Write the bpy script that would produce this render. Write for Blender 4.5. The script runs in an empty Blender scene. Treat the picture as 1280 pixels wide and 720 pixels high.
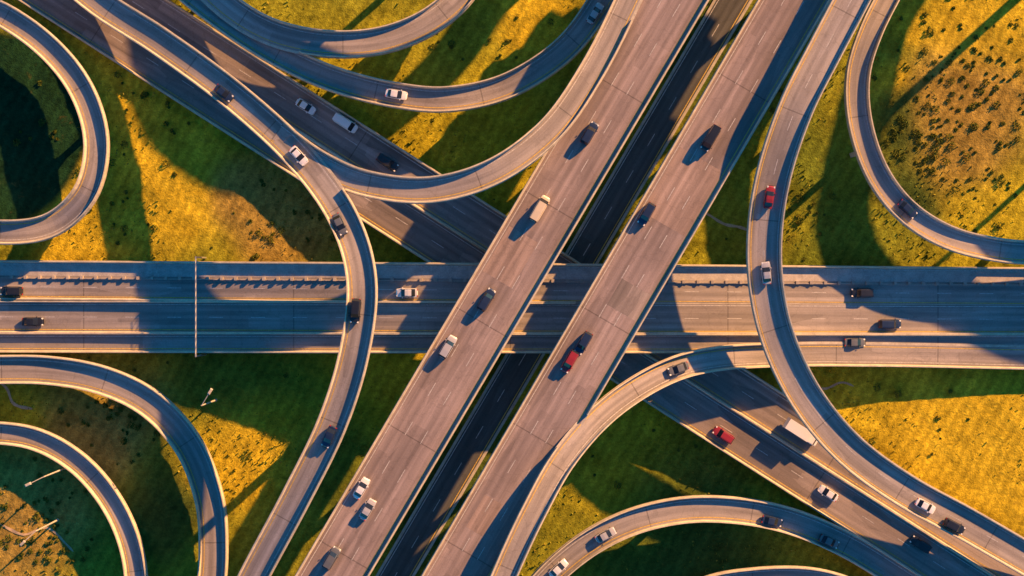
import bpy, bmesh, math, random
import numpy as np
from mathutils import Vector, Matrix, noise
random.seed(7); rng=np.random.default_rng(7)
scene=bpy.context.scene
H=300.0; S=0.17
def W(px,py,z=0.0):
    k=S*(H-z)/H
    return Vector(((px-640)*k,(360-py)*k,z))
# ------------------------------------------------------------------ materials
def new_mat(name):
    m=bpy.data.materials.new(name); m.use_nodes=True
    nt=m.node_tree; b=nt.nodes['Principled BSDF']
    return m,nt,b
def N(nt,t,**kw):
    n=nt.nodes.new(t)
    for k,v in kw.items(): setattr(n,k,v)
    return n
def noise_n(nt,vec,scale,detail=4,rough=.6):
    n=N(nt,'ShaderNodeTexNoise'); n.inputs['Scale'].default_value=scale
    n.inputs['Detail'].default_value=detail; n.inputs['Roughness'].default_value=rough
    nt.links.new(vec,n.inputs['Vector']); return n.outputs['Fac']
def remap(nt,val,a,b,c,d):
    n=N(nt,'ShaderNodeMapRange'); nt.links.new(val,n.inputs[0])
    for i,v in enumerate((a,b,c,d)): n.inputs[i+1].default_value=v
    return n.outputs[0]
def mathn(nt,op,a,b=None):
    n=N(nt,'ShaderNodeMath',operation=op)
    for i,v in enumerate((a,b)):
        if v is None: continue
        if isinstance(v,(int,float)): n.inputs[i].default_value=v
        else: nt.links.new(v,n.inputs[i])
    return n.outputs[0]
def scale_vec(nt,vec,sc):
    n=N(nt,'ShaderNodeMapping'); n.inputs['Scale'].default_value=sc
    nt.links.new(vec,n.inputs['Vector']); return n.outputs[0]
def mulcol(nt,col,fac):
    n=N(nt,'ShaderNodeVectorMath',operation='SCALE')
    if isinstance(col,tuple): n.inputs[0].default_value=col
    else: nt.links.new(col,n.inputs[0])
    nt.links.new(fac,n.inputs['Scale']); return n.outputs[0]
def mixcol(nt,fac,a,b):
    n=N(nt,'ShaderNodeMix',data_type='RGBA')
    if isinstance(fac,(int,float)): n.inputs[0].default_value=fac
    else: nt.links.new(fac,n.inputs[0])
    for s,v in ((6,a),(7,b)):
        if isinstance(v,tuple): n.inputs[s].default_value=(*v,1)
        else: nt.links.new(v,n.inputs[s])
    return n.outputs[2]
def bump(nt,b,h,strength,dist):
    n=N(nt,'ShaderNodeBump'); n.inputs['Strength'].default_value=strength; n.inputs['Distance'].default_value=dist
    nt.links.new(h,n.inputs['Height']); nt.links.new(n.outputs[0],b.inputs['Normal'])

def asphalt(name,col,joint=27.0,patch=.16,rough=.75):
    m,nt,b=new_mat(name)
    uv=N(nt,'ShaderNodeTexCoord').outputs['UV']
    st=remap(nt,noise_n(nt,scale_vec(nt,uv,(0.9,0.02,1)),1.0,5,.65),.3,.7,.72,1.26)
    big=remap(nt,noise_n(nt,scale_vec(nt,uv,(.12,.05,1)),1.0,4),.3,.7,.80,1.20)
    fine=remap(nt,noise_n(nt,uv,3.5,4,.7),.3,.7,.88,1.12)
    blot=remap(nt,noise_n(nt,scale_vec(nt,uv,(.5,.22,1)),1.0,6,.75),.56,.72,1,.76)
    v=N(nt,'ShaderNodeTexVoronoi',distance='CHEBYCHEV'); v.inputs['Scale'].default_value=1
    nt.links.new(scale_vec(nt,uv,(1/3.6,1/17.0,1)),v.inputs['Vector'])
    sep=N(nt,'ShaderNodeSeparateColor'); nt.links.new(v.outputs['Color'],sep.inputs[0])
    pt=remap(nt,sep.outputs[0],0,1,1-patch,1+patch*.6)
    su=N(nt,'ShaderNodeSeparateXYZ'); nt.links.new(uv,su.inputs[0])
    wt=remap(nt,mathn(nt,'SINE',mathn(nt,'MULTIPLY',su.outputs[0],2*math.pi/1.75)),-1,1,.90,1.07)
    jm=mathn(nt,'LESS_THAN',mathn(nt,'MODULO',su.outputs[1],joint),.24)
    jf=remap(nt,jm,0,1,1,.6)
    f=st
    for q in (big,fine,pt,wt,jf,blot): f=mathn(nt,'MULTIPLY',f,q)
    vc=N(nt,'ShaderNodeTexVoronoi',feature='DISTANCE_TO_EDGE'); vc.inputs['Scale'].default_value=.16
    wob=N(nt,'ShaderNodeTexNoise'); wob.inputs['Scale'].default_value=.5; nt.links.new(uv,wob.inputs['Vector'])
    ad=N(nt,'ShaderNodeVectorMath',operation='ADD'); nt.links.new(uv,ad.inputs[0])
    sc=N(nt,'ShaderNodeVectorMath',operation='SCALE'); sc.inputs['Scale'].default_value=2.5; nt.links.new(wob.outputs['Color'],sc.inputs[0])
    nt.links.new(sc.outputs[0],ad.inputs[1]); nt.links.new(ad.outputs[0],vc.inputs['Vector'])
    cf=remap(nt,vc.outputs['Distance'],0,.02,.86,1)
    f=mathn(nt,'MULTIPLY',f,cf)
    nt.links.new(mulcol(nt,col,f),b.inputs['Base Color'])
    b.inputs['Roughness'].default_value=rough; b.inputs['Specular IOR Level'].default_value=.3
    bump(nt,b,fine,.3,.03)
    return m
M_BR=asphalt('asphalt_brown',(.26,.215,.21))
M_RP=asphalt('asphalt_ramp',(.285,.265,.26),joint=22)
M_DG=asphalt('asphalt_worn',(.235,.205,.195),joint=60,patch=.25)
M_HW=asphalt('asphalt_highway',(.27,.25,.245),joint=45)
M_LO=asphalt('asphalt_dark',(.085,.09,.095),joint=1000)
def concrete(name,col):
    m,nt,b=new_mat(name)
    o=N(nt,'ShaderNodeTexCoord').outputs['Object']
    a=remap(nt,noise_n(nt,o,.5,5,.7),.3,.7,.75,1.2); c=remap(nt,noise_n(nt,o,4,3),.3,.7,.88,1.1)
    nt.links.new(mulcol(nt,col,mathn(nt,'MULTIPLY',a,c)),b.inputs['Base Color'])
    b.inputs['Roughness'].default_value=.85
    return m
M_CO=concrete('concrete',(.42,.39,.33)); M_PA=concrete('parapet_concrete',(.52,.47,.36)); M_BA=concrete('barrier_concrete',(.34,.31,.28))
M_SH=concrete('shoulder_concrete',(.38,.36,.35))
def simple(name,col,rough=.5,metal=0,coat=0,var=.1):
    m,nt,b=new_mat(name)
    o=N(nt,'ShaderNodeTexCoord').outputs['Object']
    f=remap(nt,noise_n(nt,o,3,3),.3,.7,1-var,1+var)
    nt.links.new(mulcol(nt,col,f),b.inputs['Base Color'])
    b.inputs['Roughness'].default_value=rough; b.inputs['Metallic'].default_value=metal
    b.inputs['Coat Weight'].default_value=coat
    return m
M_WP=simple('white_paint',(.42,.42,.42),.6,var=.4); M_YP=simple('yellow_paint',(.52,.36,.06),.6,var=.35)
M_GL=simple('car_glass',(.015,.02,.03),.08); M_TY=simple('tyre_rubber',(.02,.02,.02),.8)
M_HL=simple('headlight_lens',(.8,.8,.75),.15); M_TL=simple('taillight_lens',(.45,.02,.015),.2)
M_ST=simple('galvanised_steel',(.4,.4,.4),.45,.7)
PAINT={n:simple('car_paint_'+n,c,.3,.15,.6,.03) for n,c in dict(white=(.8,.8,.8),black=(.02,.022,.028),red=(.33,.03,.035),blue=(.04,.08,.2),
     silver=(.45,.46,.48),grey=(.13,.14,.15),navy=(.02,.035,.08),cream=(.7,.6,.42)).items()}
def link(ob,parent=None):
    scene.collection.objects.link(ob)
    if parent: ob.parent=parent
    return ob
def mesh_ob(name,verts,faces,mats,parent=None,uvs=None,midx=None,smooth=False):
    me=bpy.data.meshes.new(name); me.from_pydata([tuple(v) for v in verts],[],faces)
    for m in mats: me.materials.append(m)
    if midx is not None: me.polygons.foreach_set('material_index',midx)
    if uvs is not None:
        l=me.uv_layers.new(name='UVMap'); vi=np.zeros(len(me.loops),dtype=np.int32); me.loops.foreach_get('vertex_index',vi)
        l.data.foreach_set('uv',np.array(uvs,dtype=np.float32)[vi].ravel())
    if smooth: me.polygons.foreach_set('use_smooth',[True]*len(me.polygons))
    me.update(); return link(bpy.data.objects.new(name,me),parent)
def empty(name):
    e=bpy.data.objects.new(name,None); e.empty_display_size=.5; return link(e)
# ------------------------------------------------------------------ roads
def catmull(P,step=1.5):
    P=[P[0]*2-P[1]]+P+[P[-1]*2-P[-2]]
    out=[]
    for i in range(1,len(P)-2):
        p0,p1,p2,p3=P[i-1:i+3]
        n=max(4,int((p2-p1).length/0.3))
        for k in range(n):
            t=k/n
            out.append(.5*((2*p1)+(p2-p0)*t+(2*p0-5*p1+4*p2-p3)*t*t+(3*p1-p0-3*p2+p3)*t**3))
    out.append(P[-2])
    A=np.array([tuple(v) for v in out]); d=np.r_[0,np.cumsum(np.linalg.norm(np.diff(A[:,:2],axis=0),axis=1))]
    s=np.arange(0,d[-1],step)
    return np.stack([np.interp(s,d,A[:,j]) for j in range(3)],1)
R={}
def road(key,name,pts,wpx,mat,marks,parapet=(1,1),dz=0,girder=2.0,piers=True):
    P=catmull([W(*p)+Vector((0,0,dz)) for p in pts])
    T=np.gradient(P[:,:2],axis=0); T/=np.linalg.norm(T,axis=1)[:,None]
    L=np.stack([-T[:,1],T[:,0]],1)  # left
    zm=np.mean([p[2] for p in pts])
    R[key]=dict(key=key,name=name,P=P,T=T,L=L,hw=wpx*S*(1-zm/H)/2,mat=mat,marks=marks,par=parapet,girder=girder,piers=piers)
def line(x0,y0,x1,y1,zs):
    n=len(zs)-1
    return [(x0+(x1-x0)*i/n,y0+(y1-y0)*i/n,zs[i]) for i in range(n+1)]
three=[(-.9,'Y'),(.9,'W'),(-.3,'d'),(.3,'d')]
two=[(-.88,'Y'),(.88,'W'),(0,'d')]
one=[(-.78,'Y'),(.78,'W')]
bx=425/720
road('B1','highway_bridge',line(415-120*bx,840,840+200*bx,-200,[18]*5),74,M_BR,three)
road('B2','highway_bridge',line(572-120*421/720,840,993+200*421/720,-200,[18.3]*5),73,M_BR,three)
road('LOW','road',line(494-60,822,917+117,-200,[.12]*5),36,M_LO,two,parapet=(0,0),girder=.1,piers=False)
def diag(off):
    out=[]
    for x,z in ((-160,.4),(60,.5),(260,1.2),(420,3.3),(560,4.6),(700,4.8),(840,4.0),(980,2.2),(1140,.9),(1300,.5),(1440,.4)):
        out.append((x-off*.539,335+(x-640)*.64+off*.842,z))
    return out
road('DU','highway',diag(-25),46,M_DG,two,parapet=(1,1),girder=1.2)
road('DL','highway',diag(25),46,M_DG,two,parapet=(1,1),girder=1.2)
zH=[(-160,1.2),(0,1.6),(200,3.2),(400,7.5),(560,10.6),(720,10.8),(880,8.6),(1000,6),(1120,3.6),(1240,2.2),(1440,1.2)]
def hor(y0,y1): return [(x,y0+(y1-y0)*x/1280,z) for x,z in zH]
road('HU','highway',hor(350,359),44,M_HW,[(-.93,'Y'),(-.38,'d'),(.93,'W')],girder=1.6)
road('HL','highway',hor(396,399),36,M_HW,two,girder=1.6)
road('HC','highway',hor(428,428.5),20,M_HW,one,girder=1.6)
road('H','added_shadow_ramp',[(40,-70,2.5),(120,0,4),(200,52,7.5),(290,118,12.5),(372,193,18),(428,270,22),(452,350,24),(443,440,23.5),(415,530,22),(370,622,20),(315,725,17),(270,820,15)],31,M_RP,one)
road('F','added_shadow_ramp',[(345,166,16.3),(400,205,19),(460,230,21),(540,237,22),(620,213,22.5),(690,160,21.5),(742,85,20),(785,0,19),(820,-80,18)],27,M_RP,one,dz=-.06)
road('D','added_shadow_ramp',[(150,-90,2),(230,-15,4),(300,38,7),(360,74,8),(420,100,9),(490,118,9.5),(560,124,10),(635,107,10),(705,62,11),(752,0,12),(785,-70,12)],26,M_RP,one)
road('E','added_shadow_ramp',[(215,-70,5),(270,-5,6),(330,36,8),(400,54,9),(470,52,9),(530,31,9),(575,-5,9),(600,-50,9)],28,M_RP,one)
road('G','added_shadow_ramp',[(-120,0,5),(-30,6,5),(30,35,6),(80,80,6),(110,130,7),(121,185,7),(108,240,7),(70,278,6),(20,290,6),(-40,283,5),(-110,250,5)],25,M_RP,one)
road('I','added_shadow_ramp',[(1120,-110,22),(1072,-15,22),(1030,65,22),(995,135,22),(968,215,21),(956,290,19.5),(958,360,18),(975,430,16),(1010,500,13.5),(1062,562,11),(1130,612,9),(1210,656,7),(1290,702,5),(1400,765,3)],37,M_RP,[(-.88,'Y'),(.88,'W'),(0,'d')])
road('J','added_shadow_ramp',[(1160,-100,10),(1118,-20,11),(1088,40,12),(1072,95,12),(1075,155,12),(1096,216,12),(1132,263,11),(1182,295,10),(1240,311,9),(1300,316,8),(1420,315,6)],24,M_RP,one)
road('K','added_shadow_ramp',[(1430,449,1.3),(1290,447,2.0),(1240,446,2.3),(1150,444,3.3),(1080,443,4.8),(1000,443,7),(900,448,11),(832,466,14),(762,510,17),(707,570,19.5),(667,640,21.5),(630,720,22),(590,820,22)],25,M_RP,one)
road('L','added_shadow_ramp',[(620,820,8),(665,745,8),(718,692,8),(780,656,8),(850,638,7.5),(920,638,6.5),(990,652,4.5),(1060,682,2.2),(1130,725,1.1),(1230,790,.6)],27,M_RP,one,dz=.03)
road('M','added_shadow_ramp',[(820,770,5),(880,735,5),(940,723,4.5),(1010,722,4),(1070,738,3),(1150,775,2)],20,M_RP,one)
road('N','added_shadow_ramp',[(-130,462,4),(-20,462,4),(60,463,4),(130,476,4.5),(190,506,5),(236,557,5),(261,620,5),(267,680,5),(262,745,5),(240,850,5)],30,M_RP,one)
road('O','added_shadow_ramp',[(-130,537,3.5),(-20,540,3.5),(45,549,3.5),(98,579,3.5),(138,625,3.5),(163,680,3.5),(172,745,3.5),(172,850,3.5)],22,M_RP,one)
# unseen flyovers added east and north, shaped to cast shadows into view
road('X1','added_shadow_ramp',[(1560,-420,24),(1480,-300,24),(1442,-180,24),(1418,-70,24),(1415,15,24),(1448,100,23),(1530,185,21),(1670,260,18),(1860,330,14)],46,M_RP,[(-.88,'Y'),(.88,'W'),(0,'d')])
road('X2','added_shadow_ramp',[(470,-420,24),(480,-300,25),(500,-190,25),(560,-125,25),(650,-108,25),(780,-160,25),(900,-265,25),(980,-400,25)],44,M_RP,[(-.88,'Y'),(.88,'W'),(0,'d')])

allP=np.concatenate([r['P'] for r in R.values()]); allH=np.concatenate([[r['hw']]*len(r['P']) for r in R.values()])
allK=np.concatenate([[i]*len(r['P']) for i,r in enumerate(R.values())])
def sweep(r,prof,closed,mask=None):
    P,L=r['P'],r['L']; n=len(P); m=len(prof); V=[];F=[]
    for i in range(n):
        for (y,z) in prof: V.append((P[i,0]+L[i,0]*y,P[i,1]+L[i,1]*y,P[i,2]+z))
    for i in range(n-1):
        if mask is not None and not(mask[i] and mask[i+1]): continue
        for j in range(m if closed else m-1):
            a=i*m+j; b=i*m+(j+1)%m; F.append((a,b,b+m,a+m))
    return V,F
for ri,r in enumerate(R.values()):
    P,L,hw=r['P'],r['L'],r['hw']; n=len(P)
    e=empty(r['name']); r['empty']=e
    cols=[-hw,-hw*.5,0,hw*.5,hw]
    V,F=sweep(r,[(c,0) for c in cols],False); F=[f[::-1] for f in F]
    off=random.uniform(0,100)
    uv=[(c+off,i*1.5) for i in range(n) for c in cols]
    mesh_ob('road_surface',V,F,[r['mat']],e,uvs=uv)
    g=r['girder']; o=hw+.55
    V,F=sweep(r,[(-o,-.02),(-o,-.4),(-hw*.62,-.75),(-hw*.55,-g),(hw*.55,-g),(hw*.62,-.75),(o,-.4),(o,-.02)],True)
    mesh_ob('deck_girder',V,F,[M_CO],e)
    other=allK!=ri; OP=allP[other]; OH=allH[other]
    for side in (0,1):
        if not r['par'][side]: continue
        s=1 if side else -1
        Q=P[:,:2]+L*(s*(hw+.2))
        keep=np.ones(n,bool)
        for i in range(n):
            d=np.hypot(OP[:,0]-Q[i,0],OP[:,1]-Q[i,1])
            if np.any((d<OH+.1)&(np.abs(OP[:,2]-P[i,2])<1.1)): keep[i]=False
        pr=[(s*hw,-.015),(s*(hw+.08),.3),(s*(hw+.18),1.0),(s*(hw+.42),1.0),(s*(hw+.45),-.015)]
        V,F=sweep(r,pr,True,keep); mesh_ob('parapet',V,F,[M_PA],e)
    V=[];F=[];MI=[]
    for (fr,t) in r['marks']:
        y=fr*hw; w=.08 if t!='d' else .07
        for i in range(n-1):
            if t=='d' and i%6>=2: continue
            b=len(V)
            for q in (i,i+1):
                for yy in (y-w,y+w): V.append((P[q,0]+L[q,0]*yy,P[q,1]+L[q,1]*yy,P[q,2]+.012))
            F.append((b,b+1,b+3,b+2)[::-1]); MI.append(1 if t=='Y' else 0)
    mesh_ob('road_markings',V,F,[M_WP,M_YP],e,midx=MI)
    if r['piers']:
        V=[];F=[]
        for i in range(8,n-4,26):
            z=P[i,2]
            if z<3.5: continue
            low=other&(allP[:,2]<z-2.5)
            d=np.hypot(allP[low,0]-P[i,0],allP[low,1]-P[i,1])
            if np.any(d<allH[low]+1.6): continue
            t=np.array(r['T'][i]); l=L[i]; zt=z-g-.02
            def box(hx,hy,z0,z1,ta=1.0):
                b=len(V)
                for zz,k in ((z0,1),(z1,ta)):
                    for sx,sy in ((-1,-1),(1,-1),(1,1),(-1,1)):
                        p=P[i,:2]+t*sx*hx*k+l*sy*hy*k; V.append((p[0],p[1],zz))
                F.extend([(b,b+1,b+5,b+4),(b+1,b+2,b+6,b+5),(b+2,b+3,b+7,b+6),(b+3,b,b+4,b+7),(b+4,b+5,b+6,b+7)])
            box(.5,min(.8,hw*.3),-1,zt-1.0); box(.6,hw*.28,zt-1.0,zt,1.7)
        if V: mesh_ob('piers',V,F,[M_CO],e)
def patch(key,y0,y1,i0,i1,mat,name,parent,dz=.006):
    r=R[key];P,L,hw=r['P'],r['L'],r['hw'];V=[];F=[];U=[]
    for i in range(i0,i1+1):
        for y in (y0*hw,y1*hw): V.append((P[i,0]+L[i,0]*y,P[i,1]+L[i,1]*y,P[i,2]+dz)); U.append((y+31,i*1.5))
    for k in range(i1-i0): b=2*k; F.append((b,b+1,b+3,b+2)[::-1])
    return mesh_ob(name,V,F,[mat],parent,uvs=U)
rH=R['HU']; n=len(rH['P']); hh=rH['hw']
patch('HU',.26,.99,0,n-1,M_SH,'shoulder',rH['empty'])
V=[];F=[]
y0=.12*hh
def bbox(P,T,L,i,ya,yb,xa,xb,z0,z1):
    q=len(V)
    for zz in(z0,z1):
        for x,y in((xa,ya),(xb,ya),(xb,yb),(xa,yb)):
            p=P[i,:2]+T[i]*x+L[i]*y; V.append((p[0],p[1],P[i,2]+zz))
    F.extend([(q,q+1,q+5,q+4),(q+1,q+2,q+6,q+5),(q+2,q+3,q+7,q+6),(q+3,q,q+4,q+7),(q+4,q+5,q+6,q+7)])
for i in range(n-1):
    bbox(rH['P'],rH['T'],rH['L'],i,y0-.1,y0+.1,-.74,.74,0,.35)
    if i%2==0: bbox(rH['P'],rH['T'],rH['L'],i,y0-.16,y0+.5,-.5,.1,.0,.6)
mesh_ob('barrier',V,F,[M_BA],rH['empty'])
def idx(key,px,py):
    P=R[key]['P']; k=S*(H-P[:,2])/H
    X=P[:,0]/k+640; Y=360-P[:,1]/k
    return int(np.argmin((X-px)**2+(Y-py)**2))
M_NP=asphalt('asphalt_renewed',(.30,.235,.21),joint=1000,patch=.1)
i=idx('B2',845,240); patch('B2',-.86,.86,i-5,i+5,M_NP,'renewed_panel',R['B2']['empty'])
i=idx('B2',770,370); patch('B2',-.86,.28,i-2,i+2,M_DG,'renewed_panel',R['B2']['empty'])
i=idx('B1',650,320); patch('B1',-.28,.86,i-4,i+3,M_NP,'renewed_panel',R['B1']['empty'])
i=idx('B2',605,650); patch('B2',-.1,.6,i-2,i+3,M_NP,'renewed_panel',R['B2']['empty'])

# ------------------------------------------------------------------ ground
def axis(lo,hi,st):
    a=list(np.arange(lo,hi+.01,st)); d=st
    up=[hi]
    while up[-1]<3500: d*=1.35; up.append(up[-1]+d)
    d=st; dn=[lo]
    while dn[-1]>-3500: d*=1.35; dn.append(dn[-1]-d)
    return np.array(dn[:0:-1]+a+up[1:])
X=axis(-125,125,.8); Y=axis(-72,72,.8)
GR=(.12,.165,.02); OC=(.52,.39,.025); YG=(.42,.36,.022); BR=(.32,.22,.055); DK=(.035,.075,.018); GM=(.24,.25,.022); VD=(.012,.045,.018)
blobs=[(180,150,70,OC),(150,60,50,OC),(90,315,45,OC),(220,240,60,OC),(620,170,50,YG),(500,85,45,YG),(560,50,40,GM),(490,460,50,YG),(310,560,50,OC),
 (1150,540,110,OC),(1240,600,70,OC),(1240,490,60,OC),(1050,500,50,YG),(780,540,70,YG),(730,480,40,YG),(640,15,40,OC),(1140,10,25,OC),(1100,110,20,OC),
 (40,650,70,BR),(120,530,50,BR),(1225,130,70,BR),(1240,20,50,OC),(330,270,40,BR),(900,260,60,GM),(1030,330,60,GR),(250,450,70,GR),
 (850,700,80,DK),(210,630,35,DK),(1130,170,30,DK),(1150,240,30,DK),(820,610,60,GR),(900,320,40,GM),(430,610,50,GR),(960,100,50,GR),(1000,200,40,GR),(20,510,30,YG),(500,180,40,YG),(1230,260,40,YG),  # DK spots in the north-east loop paint its crescent shadow into the ground
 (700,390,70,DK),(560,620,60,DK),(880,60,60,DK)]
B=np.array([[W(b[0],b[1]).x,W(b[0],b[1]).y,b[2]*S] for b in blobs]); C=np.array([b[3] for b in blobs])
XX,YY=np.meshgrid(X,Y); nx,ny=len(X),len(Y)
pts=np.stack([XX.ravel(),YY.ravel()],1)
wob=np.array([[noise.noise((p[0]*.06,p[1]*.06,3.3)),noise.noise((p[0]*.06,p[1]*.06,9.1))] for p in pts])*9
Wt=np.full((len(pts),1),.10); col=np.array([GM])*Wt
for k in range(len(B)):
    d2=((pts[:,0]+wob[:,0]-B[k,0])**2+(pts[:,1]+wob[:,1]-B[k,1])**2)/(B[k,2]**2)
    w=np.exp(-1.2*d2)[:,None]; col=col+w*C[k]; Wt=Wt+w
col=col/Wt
# shade inside the north-west loop, painted into the ground colour
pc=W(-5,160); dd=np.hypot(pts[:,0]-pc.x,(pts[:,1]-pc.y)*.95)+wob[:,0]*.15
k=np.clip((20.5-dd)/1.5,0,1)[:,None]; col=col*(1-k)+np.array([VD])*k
inn=(np.abs(pts[:,0])<126)&(np.abs(pts[:,1])<74)
Z=np.zeros(len(pts))
for k in np.where(inn)[0]:
    x,y=pts[k]
    Z[k]=.35*noise.noise((x*.09,y*.09,0))+.2*noise.noise((x*.35,y*.35,5))+.1*noise.noise((x*.9,y*.9,8))
for p,h in zip(allP,allH):
    if p[2]>1.9: continue
    m=(np.abs(pts[:,0]-p[0])<h+3)&(np.abs(pts[:,1]-p[1])<h+3)
    ids=np.where(m)[0]; d=np.hypot(pts[ids,0]-p[0],pts[ids,1]-p[1])
    Z[ids]=np.where(d<h+2,np.minimum(Z[ids],-.25),Z[ids])
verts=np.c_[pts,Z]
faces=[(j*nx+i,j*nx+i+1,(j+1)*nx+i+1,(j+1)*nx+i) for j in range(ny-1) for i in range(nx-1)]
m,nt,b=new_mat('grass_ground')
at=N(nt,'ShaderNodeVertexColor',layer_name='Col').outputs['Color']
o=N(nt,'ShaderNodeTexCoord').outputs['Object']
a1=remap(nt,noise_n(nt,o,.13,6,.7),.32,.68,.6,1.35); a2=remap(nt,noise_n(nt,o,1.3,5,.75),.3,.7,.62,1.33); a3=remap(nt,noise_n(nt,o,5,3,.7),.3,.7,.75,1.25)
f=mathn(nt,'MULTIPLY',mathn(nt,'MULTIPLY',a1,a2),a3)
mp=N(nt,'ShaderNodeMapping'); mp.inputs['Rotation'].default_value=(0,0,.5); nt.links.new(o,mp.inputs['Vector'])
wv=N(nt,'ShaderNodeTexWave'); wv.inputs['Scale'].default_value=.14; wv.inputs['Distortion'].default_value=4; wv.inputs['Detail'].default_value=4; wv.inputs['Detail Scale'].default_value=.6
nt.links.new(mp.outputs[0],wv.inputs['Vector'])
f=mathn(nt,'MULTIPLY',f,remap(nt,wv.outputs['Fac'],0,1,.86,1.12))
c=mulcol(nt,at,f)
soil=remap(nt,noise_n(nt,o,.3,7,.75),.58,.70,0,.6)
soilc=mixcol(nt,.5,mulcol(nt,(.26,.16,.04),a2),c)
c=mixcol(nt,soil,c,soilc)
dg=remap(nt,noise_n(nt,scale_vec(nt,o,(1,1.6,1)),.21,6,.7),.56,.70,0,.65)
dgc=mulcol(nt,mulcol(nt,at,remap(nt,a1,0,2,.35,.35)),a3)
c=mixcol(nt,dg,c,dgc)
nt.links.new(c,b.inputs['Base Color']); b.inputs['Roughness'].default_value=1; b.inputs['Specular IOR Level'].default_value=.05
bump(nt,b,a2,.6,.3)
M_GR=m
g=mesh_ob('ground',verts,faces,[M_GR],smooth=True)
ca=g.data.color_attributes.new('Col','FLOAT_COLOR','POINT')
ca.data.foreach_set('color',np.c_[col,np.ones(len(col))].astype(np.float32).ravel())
M_DP=concrete('bare_earth',(.42,.32,.2))
def path(pts,w):
    P=catmull([W(*p,.0) for p in pts],.8); T=np.gradient(P[:,:2],axis=0); T/=np.linalg.norm(T,axis=1)[:,None]
    V=[];F=[]
    for i in range(len(P)):
        ww=w*(.6+.6*abs(noise.noise((P[i,0]*.4,P[i,1]*.4,2))))*(.3 if i in(0,len(P)-1) else 1)
        for s in(-1,1):
            x=P[i,0]-T[i,1]*s*ww; y=P[i,1]+T[i,0]*s*ww
            z=.35*noise.noise((x*.09,y*.09,0))+.2*noise.noise((x*.35,y*.35,5))+.1*noise.noise((x*.9,y*.9,8)); V.append((x,y,z+.09))
    for i in range(len(P)-1): F.append((2*i,2*i+1,2*i+3,2*i+2)[::-1])
    mesh_ob('dirt_path',V,F,[M_DP])
path([(862,256),(885,268),(905,280),(925,284),(945,292)],.35)
path([(-10,470),(8,485),(18,505),(45,512)],.4)
path([(1000,480),(1030,486),(1052,478),(1070,484)],.3)
path([(0,655),(30,668),(60,660),(92,690)],.35)
# ------------------------------------------------------------------ shrubs & grass (single meshes)
def foliage_mat(name,c1,c2):
    m,nt,b=new_mat(name); o=N(nt,'ShaderNodeTexCoord').outputs['Object']
    f=remap(nt,noise_n(nt,o,.6,3),.35,.65,0,1)
    nt.links.new(mixcol(nt,f,c1,c2),b.inputs['Base Color']); b.inputs['Roughness'].default_value=.9
    b.inputs['Specular IOR Level'].default_value=.1
    return m
M_SB=foliage_mat('shrub_leaves',(.05,.085,.015),(.13,.14,.02))
M_TG=foliage_mat('dry_grass',(.12,.17,.02),(.36,.28,.04))
def clear(x,y,mg):
    d=np.hypot(allP[:,0]-x,allP[:,1]-y); return not np.any((d<allH+mg)&(allP[:,2]<3.6))
V=[];F=[]
zones=[(200,120,60,40),(150,250,60,20),(40,650,70,90),(130,540,60,50),(1220,110,80,110),(1240,220,60,30),(330,270,50,35),(900,270,60,12),(620,40,60,10),(1130,560,120,14),(280,440,90,12),(480,160,60,8),(800,560,90,10),(1020,260,50,14),(60,150,60,14),(1180,500,120,8),(960,110,30,12),(430,660,30,8),(560,60,50,10),(1150,180,40,50),(700,380,90,30)]
for (zx,zy,rr,cnt) in zones:
    for _ in range(cnt):
        p=W(random.gauss(zx,rr*.6),random.gauss(zy,rr*.6))
        if not clear(p.x,p.y,1.5): continue
        rad=random.choice([.25,.3,.35,.5,.6,.9])
        for k in range(int(40+60*rad)):
            v=Vector((random.gauss(0,1),random.gauss(0,1),random.gauss(0,1))).normalized()*rad*random.uniform(.5,1.05)
            v.z=abs(v.z)*.9; c=p+v
            s=random.uniform(.09,.2); u=Vector((random.gauss(0,1),random.gauss(0,1),random.gauss(0,.6))).normalized(); w=u.cross(Vector((random.gauss(0,1),random.gauss(0,1),random.gauss(0,1)))).normalized()
            q=len(V); V+= [c-u*s,c+w*s*.7,c+u*s,c-w*s*.7]; F.append((q,q+1,q+2,q+3))
mesh_ob('shrubs',V,F,[M_SB])
V=[];F=[]
for _ in range(20000):
    x=random.uniform(-112,112); y=random.uniform(-64,64)
    if noise.noise((x*.05,y*.05,1.7))+random.uniform(-.25,.25)<0: continue
    if math.hypot(x-pc.x,y-pc.y)<21 or not clear(x,y,.8): continue
    h=random.uniform(.15,.4); a=random.uniform(0,6.28); s=random.uniform(.1,.28)
    dx,dy=math.cos(a)*s,math.sin(a)*s; q=len(V); lx,ly=random.uniform(-.3,.3),random.uniform(-.3,.3)
    V+=[Vector((x-dx,y-dy,-.15)),Vector((x+dx,y+dy,-.15)),Vector((x+dx*.6+lx,y+dy*.6+ly,h)),Vector((x-dx*.6+lx,y-dy*.6+ly,h))]; F.append((q,q+1,q+2,q+3))
mesh_ob('grass',V,F,[M_TG])
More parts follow.
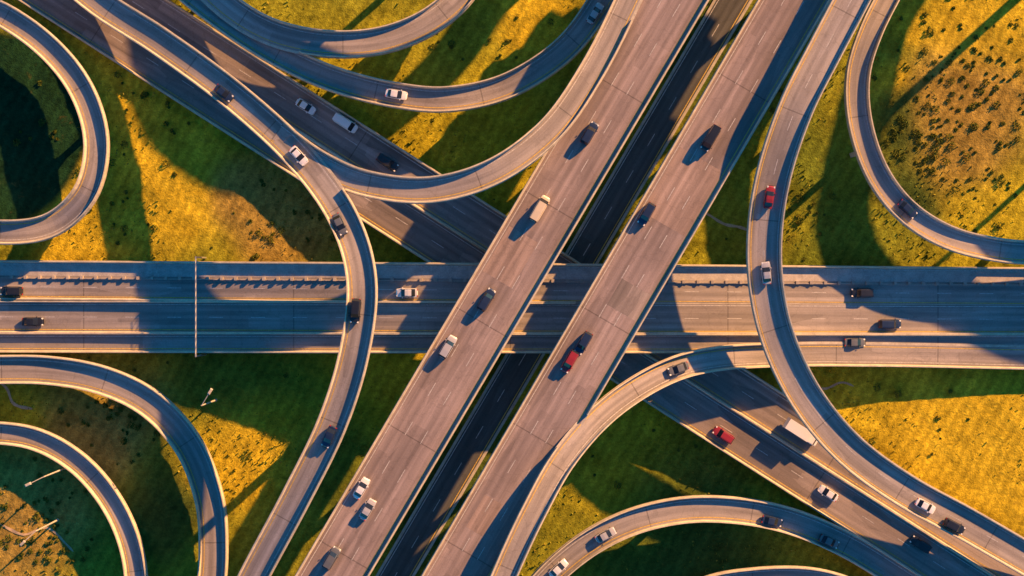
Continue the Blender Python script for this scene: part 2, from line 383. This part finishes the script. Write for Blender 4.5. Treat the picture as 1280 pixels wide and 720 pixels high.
# ------------------------------------------------------------------ vehicles
class MB:
    def __init__(s): s.V=[];s.F=[];s.M=[]
    def loft(s,secs,mi,caps=True,fm=None):
        b=len(s.V); m=len(secs[0])
        for q in secs: s.V+=q
        for i in range(len(secs)-1):
            for j in range(m):
                a=b+i*m+j; c=b+i*m+(j+1)%m
                s.F.append((a,c,c+m,a+m)); s.M.append(fm(i,j) if fm else mi)
        if caps:
            s.F.append(tuple(range(b,b+m))); s.M.append(mi); s.F.append(tuple(range(b+(len(secs)-1)*m,b+len(secs)*m))); s.M.append(mi)
    def wheel(s,x,y,r,w):
        A=[(x+r*math.cos(t*math.pi/6),y-w,r+r*math.sin(t*math.pi/6)) for t in range(12)]
        B_=[(p[0],y+w,p[2]) for p in A]; s.loft([A,B_],2)
    def box(s,x0,x1,y0,y1,z0,z1,mi,tp=0):
        s.loft([[(x0,y0,z0),(x1,y0,z0),(x1,y1,z0),(x0,y1,z0)],[(x0+tp,y0+tp,z1),(x1-tp,y0+tp,z1),(x1-tp,y1-tp,z1),(x0+tp,y1-tp,z1)]],mi)
def vehicle(kind,color):
    mb=MB()
    def ring(x,w,zb,zs,zt):
        return [(x,-w*.86,zb),(x,-w,zb+.22),(x,-w,zs-.15),(x,-w*.93,zs),(x,-w*.5,zt),(x,0,zt+.015),(x,w*.5,zt),(x,w*.93,zs),(x,w,zs-.15),(x,w,zb+.22),(x,w*.86,zb)]
    if kind in('car','suv','van'):
        L,Wd,sh,top=dict(car=(4.6,.92,.86,1.44),suv=(4.9,.98,1.0,1.75),van=(5.6,1.02,1.1,2.15))[kind]
        h=L/2
        st=[(-h,.72,.55,.72),(-h+.12,.88,.3,sh-.04),(-h+.7,1,.25,sh),(-h*.3,1,.22,sh+.02),(h*.3,1,.22,sh+.02),(h-.8,.99,.25,sh-.06),(h-.3,.9,.28,sh-.14),(h-.05,.72,.35,sh-.3),(h,.55,.45,sh-.38)]
        mb.loft([ring(x,Wd*w,zb,zs,zs+.04) for x,w,zb,zs in st],0)
        if kind=='car': gx=[-h+.55,-h+1.25,.3,1.15]
        elif kind=='suv': gx=[-h+.1,-h+.45,.55,1.25]
        else: gx=[-h+.08,-h+.25,1.35,2.05]
        def gr(x,w,z): return [(x,-w,sh-.02),(x,-w*.84,z-.04),(x,-w*.6,z),(x,w*.6,z),(x,w*.84,z-.04),(x,w,sh-.02)]
        secs=[gr(gx[0],Wd*.86,sh+.05),gr(gx[1],Wd*.9,top-.03),gr((gx[1]+gx[2])/2,Wd*.92,top),gr(gx[2],Wd*.9,top-.04),gr(gx[3],Wd*.86,sh+.05)]
        def fm(i,j):
            if i in(0,3): return 1
            return 1 if j in(0,4) and kind!='van' else 0
        mb.loft(secs,1,True,fm)
        if kind=='van': mb.box(1.35,1.9,-Wd*.9,-Wd*.86,1.15,1.75,1)
        for s in(-1,1):
            mb.box(h-.55,h-.12,s*Wd*.70-.16,s*Wd*.70+.16,sh-.26,sh-.1,3,.03)
            mb.box(-h+.02,-h+.2,s*Wd*.68-.16,s*Wd*.68+.16,sh-.22,sh-.0,4,.02)
            mb.box(gx[3]-.35,gx[3]-.15,s*(Wd+.1)-.1,s*(Wd+.1)+.1,sh,sh+.16,0,.02)
            for x in(-h+.95,h-.95): mb.wheel(x,s*(Wd-.12),.33,.12)
    else:
        L=8.0; h=L/2
        mb.box(-h,h-2.4,-1.2,1.2,1.0,3.4,0,.04); mb.box(-h+.1,h-.3,-.5,.5,.55,.98,2)
        c=[(h-2.25,1.12,2.6),(h-1.0,1.12,2.65),(h-.55,1.1,2.0),(h-.02,1.02,1.5)]
        mb.loft([[(x,-w,.5),(x,-w,z-.25),(x,-w*.85,z),(x,w*.85,z),(x,w,z-.25),(x,w,.5)] for x,w,z in c],5,True,lambda i,j:1 if i==1 and j==2 else 5)
        for s in(-1,1):
            for x in(-h+1.2,-h+2.3,h-1.3): mb.wheel(x,s*1.0,.48,.16)
            mb.box(h-.15,h+.02,s*.8-.15,s*.8+.15,.8,1.0,3); mb.box(h-.9,h-.75,s*1.3-.12,s*1.3+.12,1.5,1.9,2)
    me=bpy.data.meshes.new(kind); me.from_pydata(mb.V,[],mb.F)
    for m_ in (PAINT[color],M_GL,M_TY,M_HL,M_TL,PAINT['white']): me.materials.append(m_)
    me.polygons.foreach_set('material_index',mb.M)
    bm=bmesh.new(); bm.from_mesh(me); bmesh.ops.recalc_face_normals(bm,faces=bm.faces); bm.to_mesh(me); bm.free()
    return me
cache={}
def place(kind,color,key,px,py,d=1):
    r=R[key]; i=idx(key,px,py); P=r['P']; z=P[i,2]
    p=np.array(W(px,py,z))[:2]; off=float(np.dot(p-P[i,:2],r['L'][i])); mx=r['hw']-1.35
    off=max(-mx,min(mx,off)); p=P[i,:2]+r['L'][i]*off
    if (kind,color) not in cache: cache[(kind,color)]=vehicle(kind,color)
    j=min(i+2,len(P)-1);k=max(i-2,0)
    t=Vector(P[j]-P[k]).normalized()*d
    y=Vector((0,0,1)).cross(t).normalized(); zz=t.cross(y)
    nm={'car':'car','suv':'suv','van':'van','truck':'box_truck'}[kind]
    ob=bpy.data.objects.new(nm,cache[(kind,color)])
    M=Matrix((t,y,zz)).transposed().to_4x4(); M.translation=Vector((p[0],p[1],z+.012)); ob.matrix_world=M
    link(ob)
for a in [
 ('suv','navy','B1',735,170),('van','cream','B1',674,262),('suv','navy','B1',608,375),('suv','silver','B1',562,430),('car','white','B1',452,610),('car','silver','B1',460,636),('suv','grey','B1',415,697),
 ('van','black','B2',890,169,-1),('suv','navy','B2',810,264,-1),('suv','navy','B2',727,432,-1),('suv','red','B2',710,455,-1),
 ('car','navy','H',282,118,1),('car','white','H',372,193,1),('car','grey','H',422,281,1),('suv','black','H',445,386,1),('car','navy','H',412,545,1),
 ('car','red','I',961,247,-1),('car','silver','I',957,340,-1),('car','white','I',1156,632,1),('suv','black','I',1182,667,1),
 ('car','white','DU',380,132,1),('van','white','DU',438,150,1),('suv','black','DU',487,205,1),('suv','red','DL',903,543,-1),('truck','white','DU',998,538,1),('car','white','DL',1033,615,-1),('suv','black','DL',1150,680,-1),
 ('car','white','D',493,118,1),('car','silver','D',742,20,1),('car','navy','J',1134,262,1),
 ('suv','black','HU',14,368,-1),('car','black','HL',46,402,1),('suv','black','HU',1073,366,-1),('suv','navy','HL',1112,405,1),('car','grey','HC',1068,428,1),('car','white','HU',510,366,-1),
 ('car','silver','L',757,668,1),('car','white','L',700,708,1),('car','navy','L',964,652,1),('car','grey','L',1032,682,1),('car','grey','K',846,461,1)]:
    place(*a)
# ------------------------------------------------------------------ street furniture
def tube(V,F,a,b,r0,r1,n=8):
    a=Vector(a);b=Vector(b);d=(b-a).normalized();u=d.orthogonal().normalized();w=d.cross(u);q=len(V)
    for p,r in((a,r0),(b,r1)):
        for k in range(n):
            t=2*math.pi*k/n; V.append(p+u*r*math.cos(t)+w*r*math.sin(t))
    for k in range(n): F.append((q+k,q+(k+1)%n,q+n+(k+1)%n,q+n+k))
    F.append(tuple(range(q,q+n))[::-1]); F.append(tuple(range(q+n,q+2*n)))
def lamp(px,py,ang,h=14,zb=0):
    p=W(px,py,zb); V=[];F=[]; d=Vector((math.cos(ang),math.sin(ang),0))
    tube(V,F,p-Vector((0,0,.5)),p+Vector((0,0,h)),.2,.13); tube(V,F,p+Vector((0,0,h-.1)),p+d*3+Vector((0,0,h+.5)),.1,.08)
    tube(V,F,p+Vector((0,0,-.4)),p+Vector((0,0,.5)),.35,.3)
    q=len(V); c=p+d*3.4+Vector((0,0,h+.5)); s=Vector((-d.y,d.x,0))
    for zz,k in((-.1,1),(.12,.7)):
        for a_,b_ in((-1,-1),(1,-1),(1,1),(-1,1)): V.append(c+d*a_*.7*k+s*b_*.28*k+Vector((0,0,zz)))
    F.extend([(q,q+1,q+2,q+3)[::-1],(q+4,q+5,q+6,q+7),(q,q+1,q+5,q+4),(q+1,q+2,q+6,q+5),(q+2,q+3,q+7,q+6),(q+3,q,q+4,q+7)])
    mesh_ob('street_lamp',V,F,[M_CO])
for a in[(82,585,3.6),(72,650,3.9),(270,500,1.0)]: lamp(*a)
V=[];F=[];p0=W(252,322,4);p1=W(252,444,4); G0=9.2
for p in(p0,p1): tube(V,F,(p.x,p.y,-.5),(p.x,p.y,G0+.4),.22,.16)
tube(V,F,(p0.x,p0.y,G0),(p1.x,p1.y,G0),.12,.12); tube(V,F,(p0.x,p0.y,G0+.7),(p1.x,p1.y,G0+.7),.06,.06)
for q in range(12):
    ya=p0.y+(p1.y-p0.y)*q/12; yb=p0.y+(p1.y-p0.y)*(q+1)/12
    tube(V,F,(p0.x,ya,G0),(p0.x,yb,G0+.7),.035,.035,5)
mesh_ob('overhead_gantry',V,F,[M_ST])
# ------------------------------------------------------------------ light
EL=math.radians(19.5); AZ=math.radians(42)
d=Vector((math.cos(EL)*math.cos(AZ),math.cos(EL)*math.sin(AZ),math.sin(EL)))
sl=bpy.data.lights.new('sun','SUN'); sl.energy=14.5; sl.angle=math.radians(.7); sl.color=(1,.475,.15)
so=link(bpy.data.objects.new('sun',sl)); so.rotation_euler=d.to_track_quat('Z','Y').to_euler(); so.location=d*400
w=bpy.data.worlds.new('World'); scene.world=w; w.use_nodes=True; nt=w.node_tree
sk=nt.nodes.new('ShaderNodeTexSky'); sk.sky_type='NISHITA'; sk.sun_disc=False; sk.sun_elevation=EL; sk.sun_rotation=math.pi/2-AZ; sk.ozone_density=4; sk.air_density=1; sk.dust_density=.3
bg=nt.nodes['Background']; bg.inputs['Strength'].default_value=.14
mx=N(nt,'ShaderNodeMix',data_type='RGBA',blend_type='MULTIPLY'); mx.inputs[0].default_value=1; mx.inputs[7].default_value=(.2,.96,1.25,1)
nt.links.new(sk.outputs[0],mx.inputs[6]); nt.links.new(mx.outputs[2],bg.inputs['Color'])
cam=bpy.data.cameras.new('camera'); co=link(bpy.data.objects.new('camera',cam)); co.location=(0,0,H)
cam.sensor_width=36; cam.lens=36*H/(1280*S); cam.clip_end=8000; cam.clip_start=1
scene.camera=co
scene.view_settings.view_transform='Standard'; scene.view_settings.look='None'; scene.view_settings.exposure=0
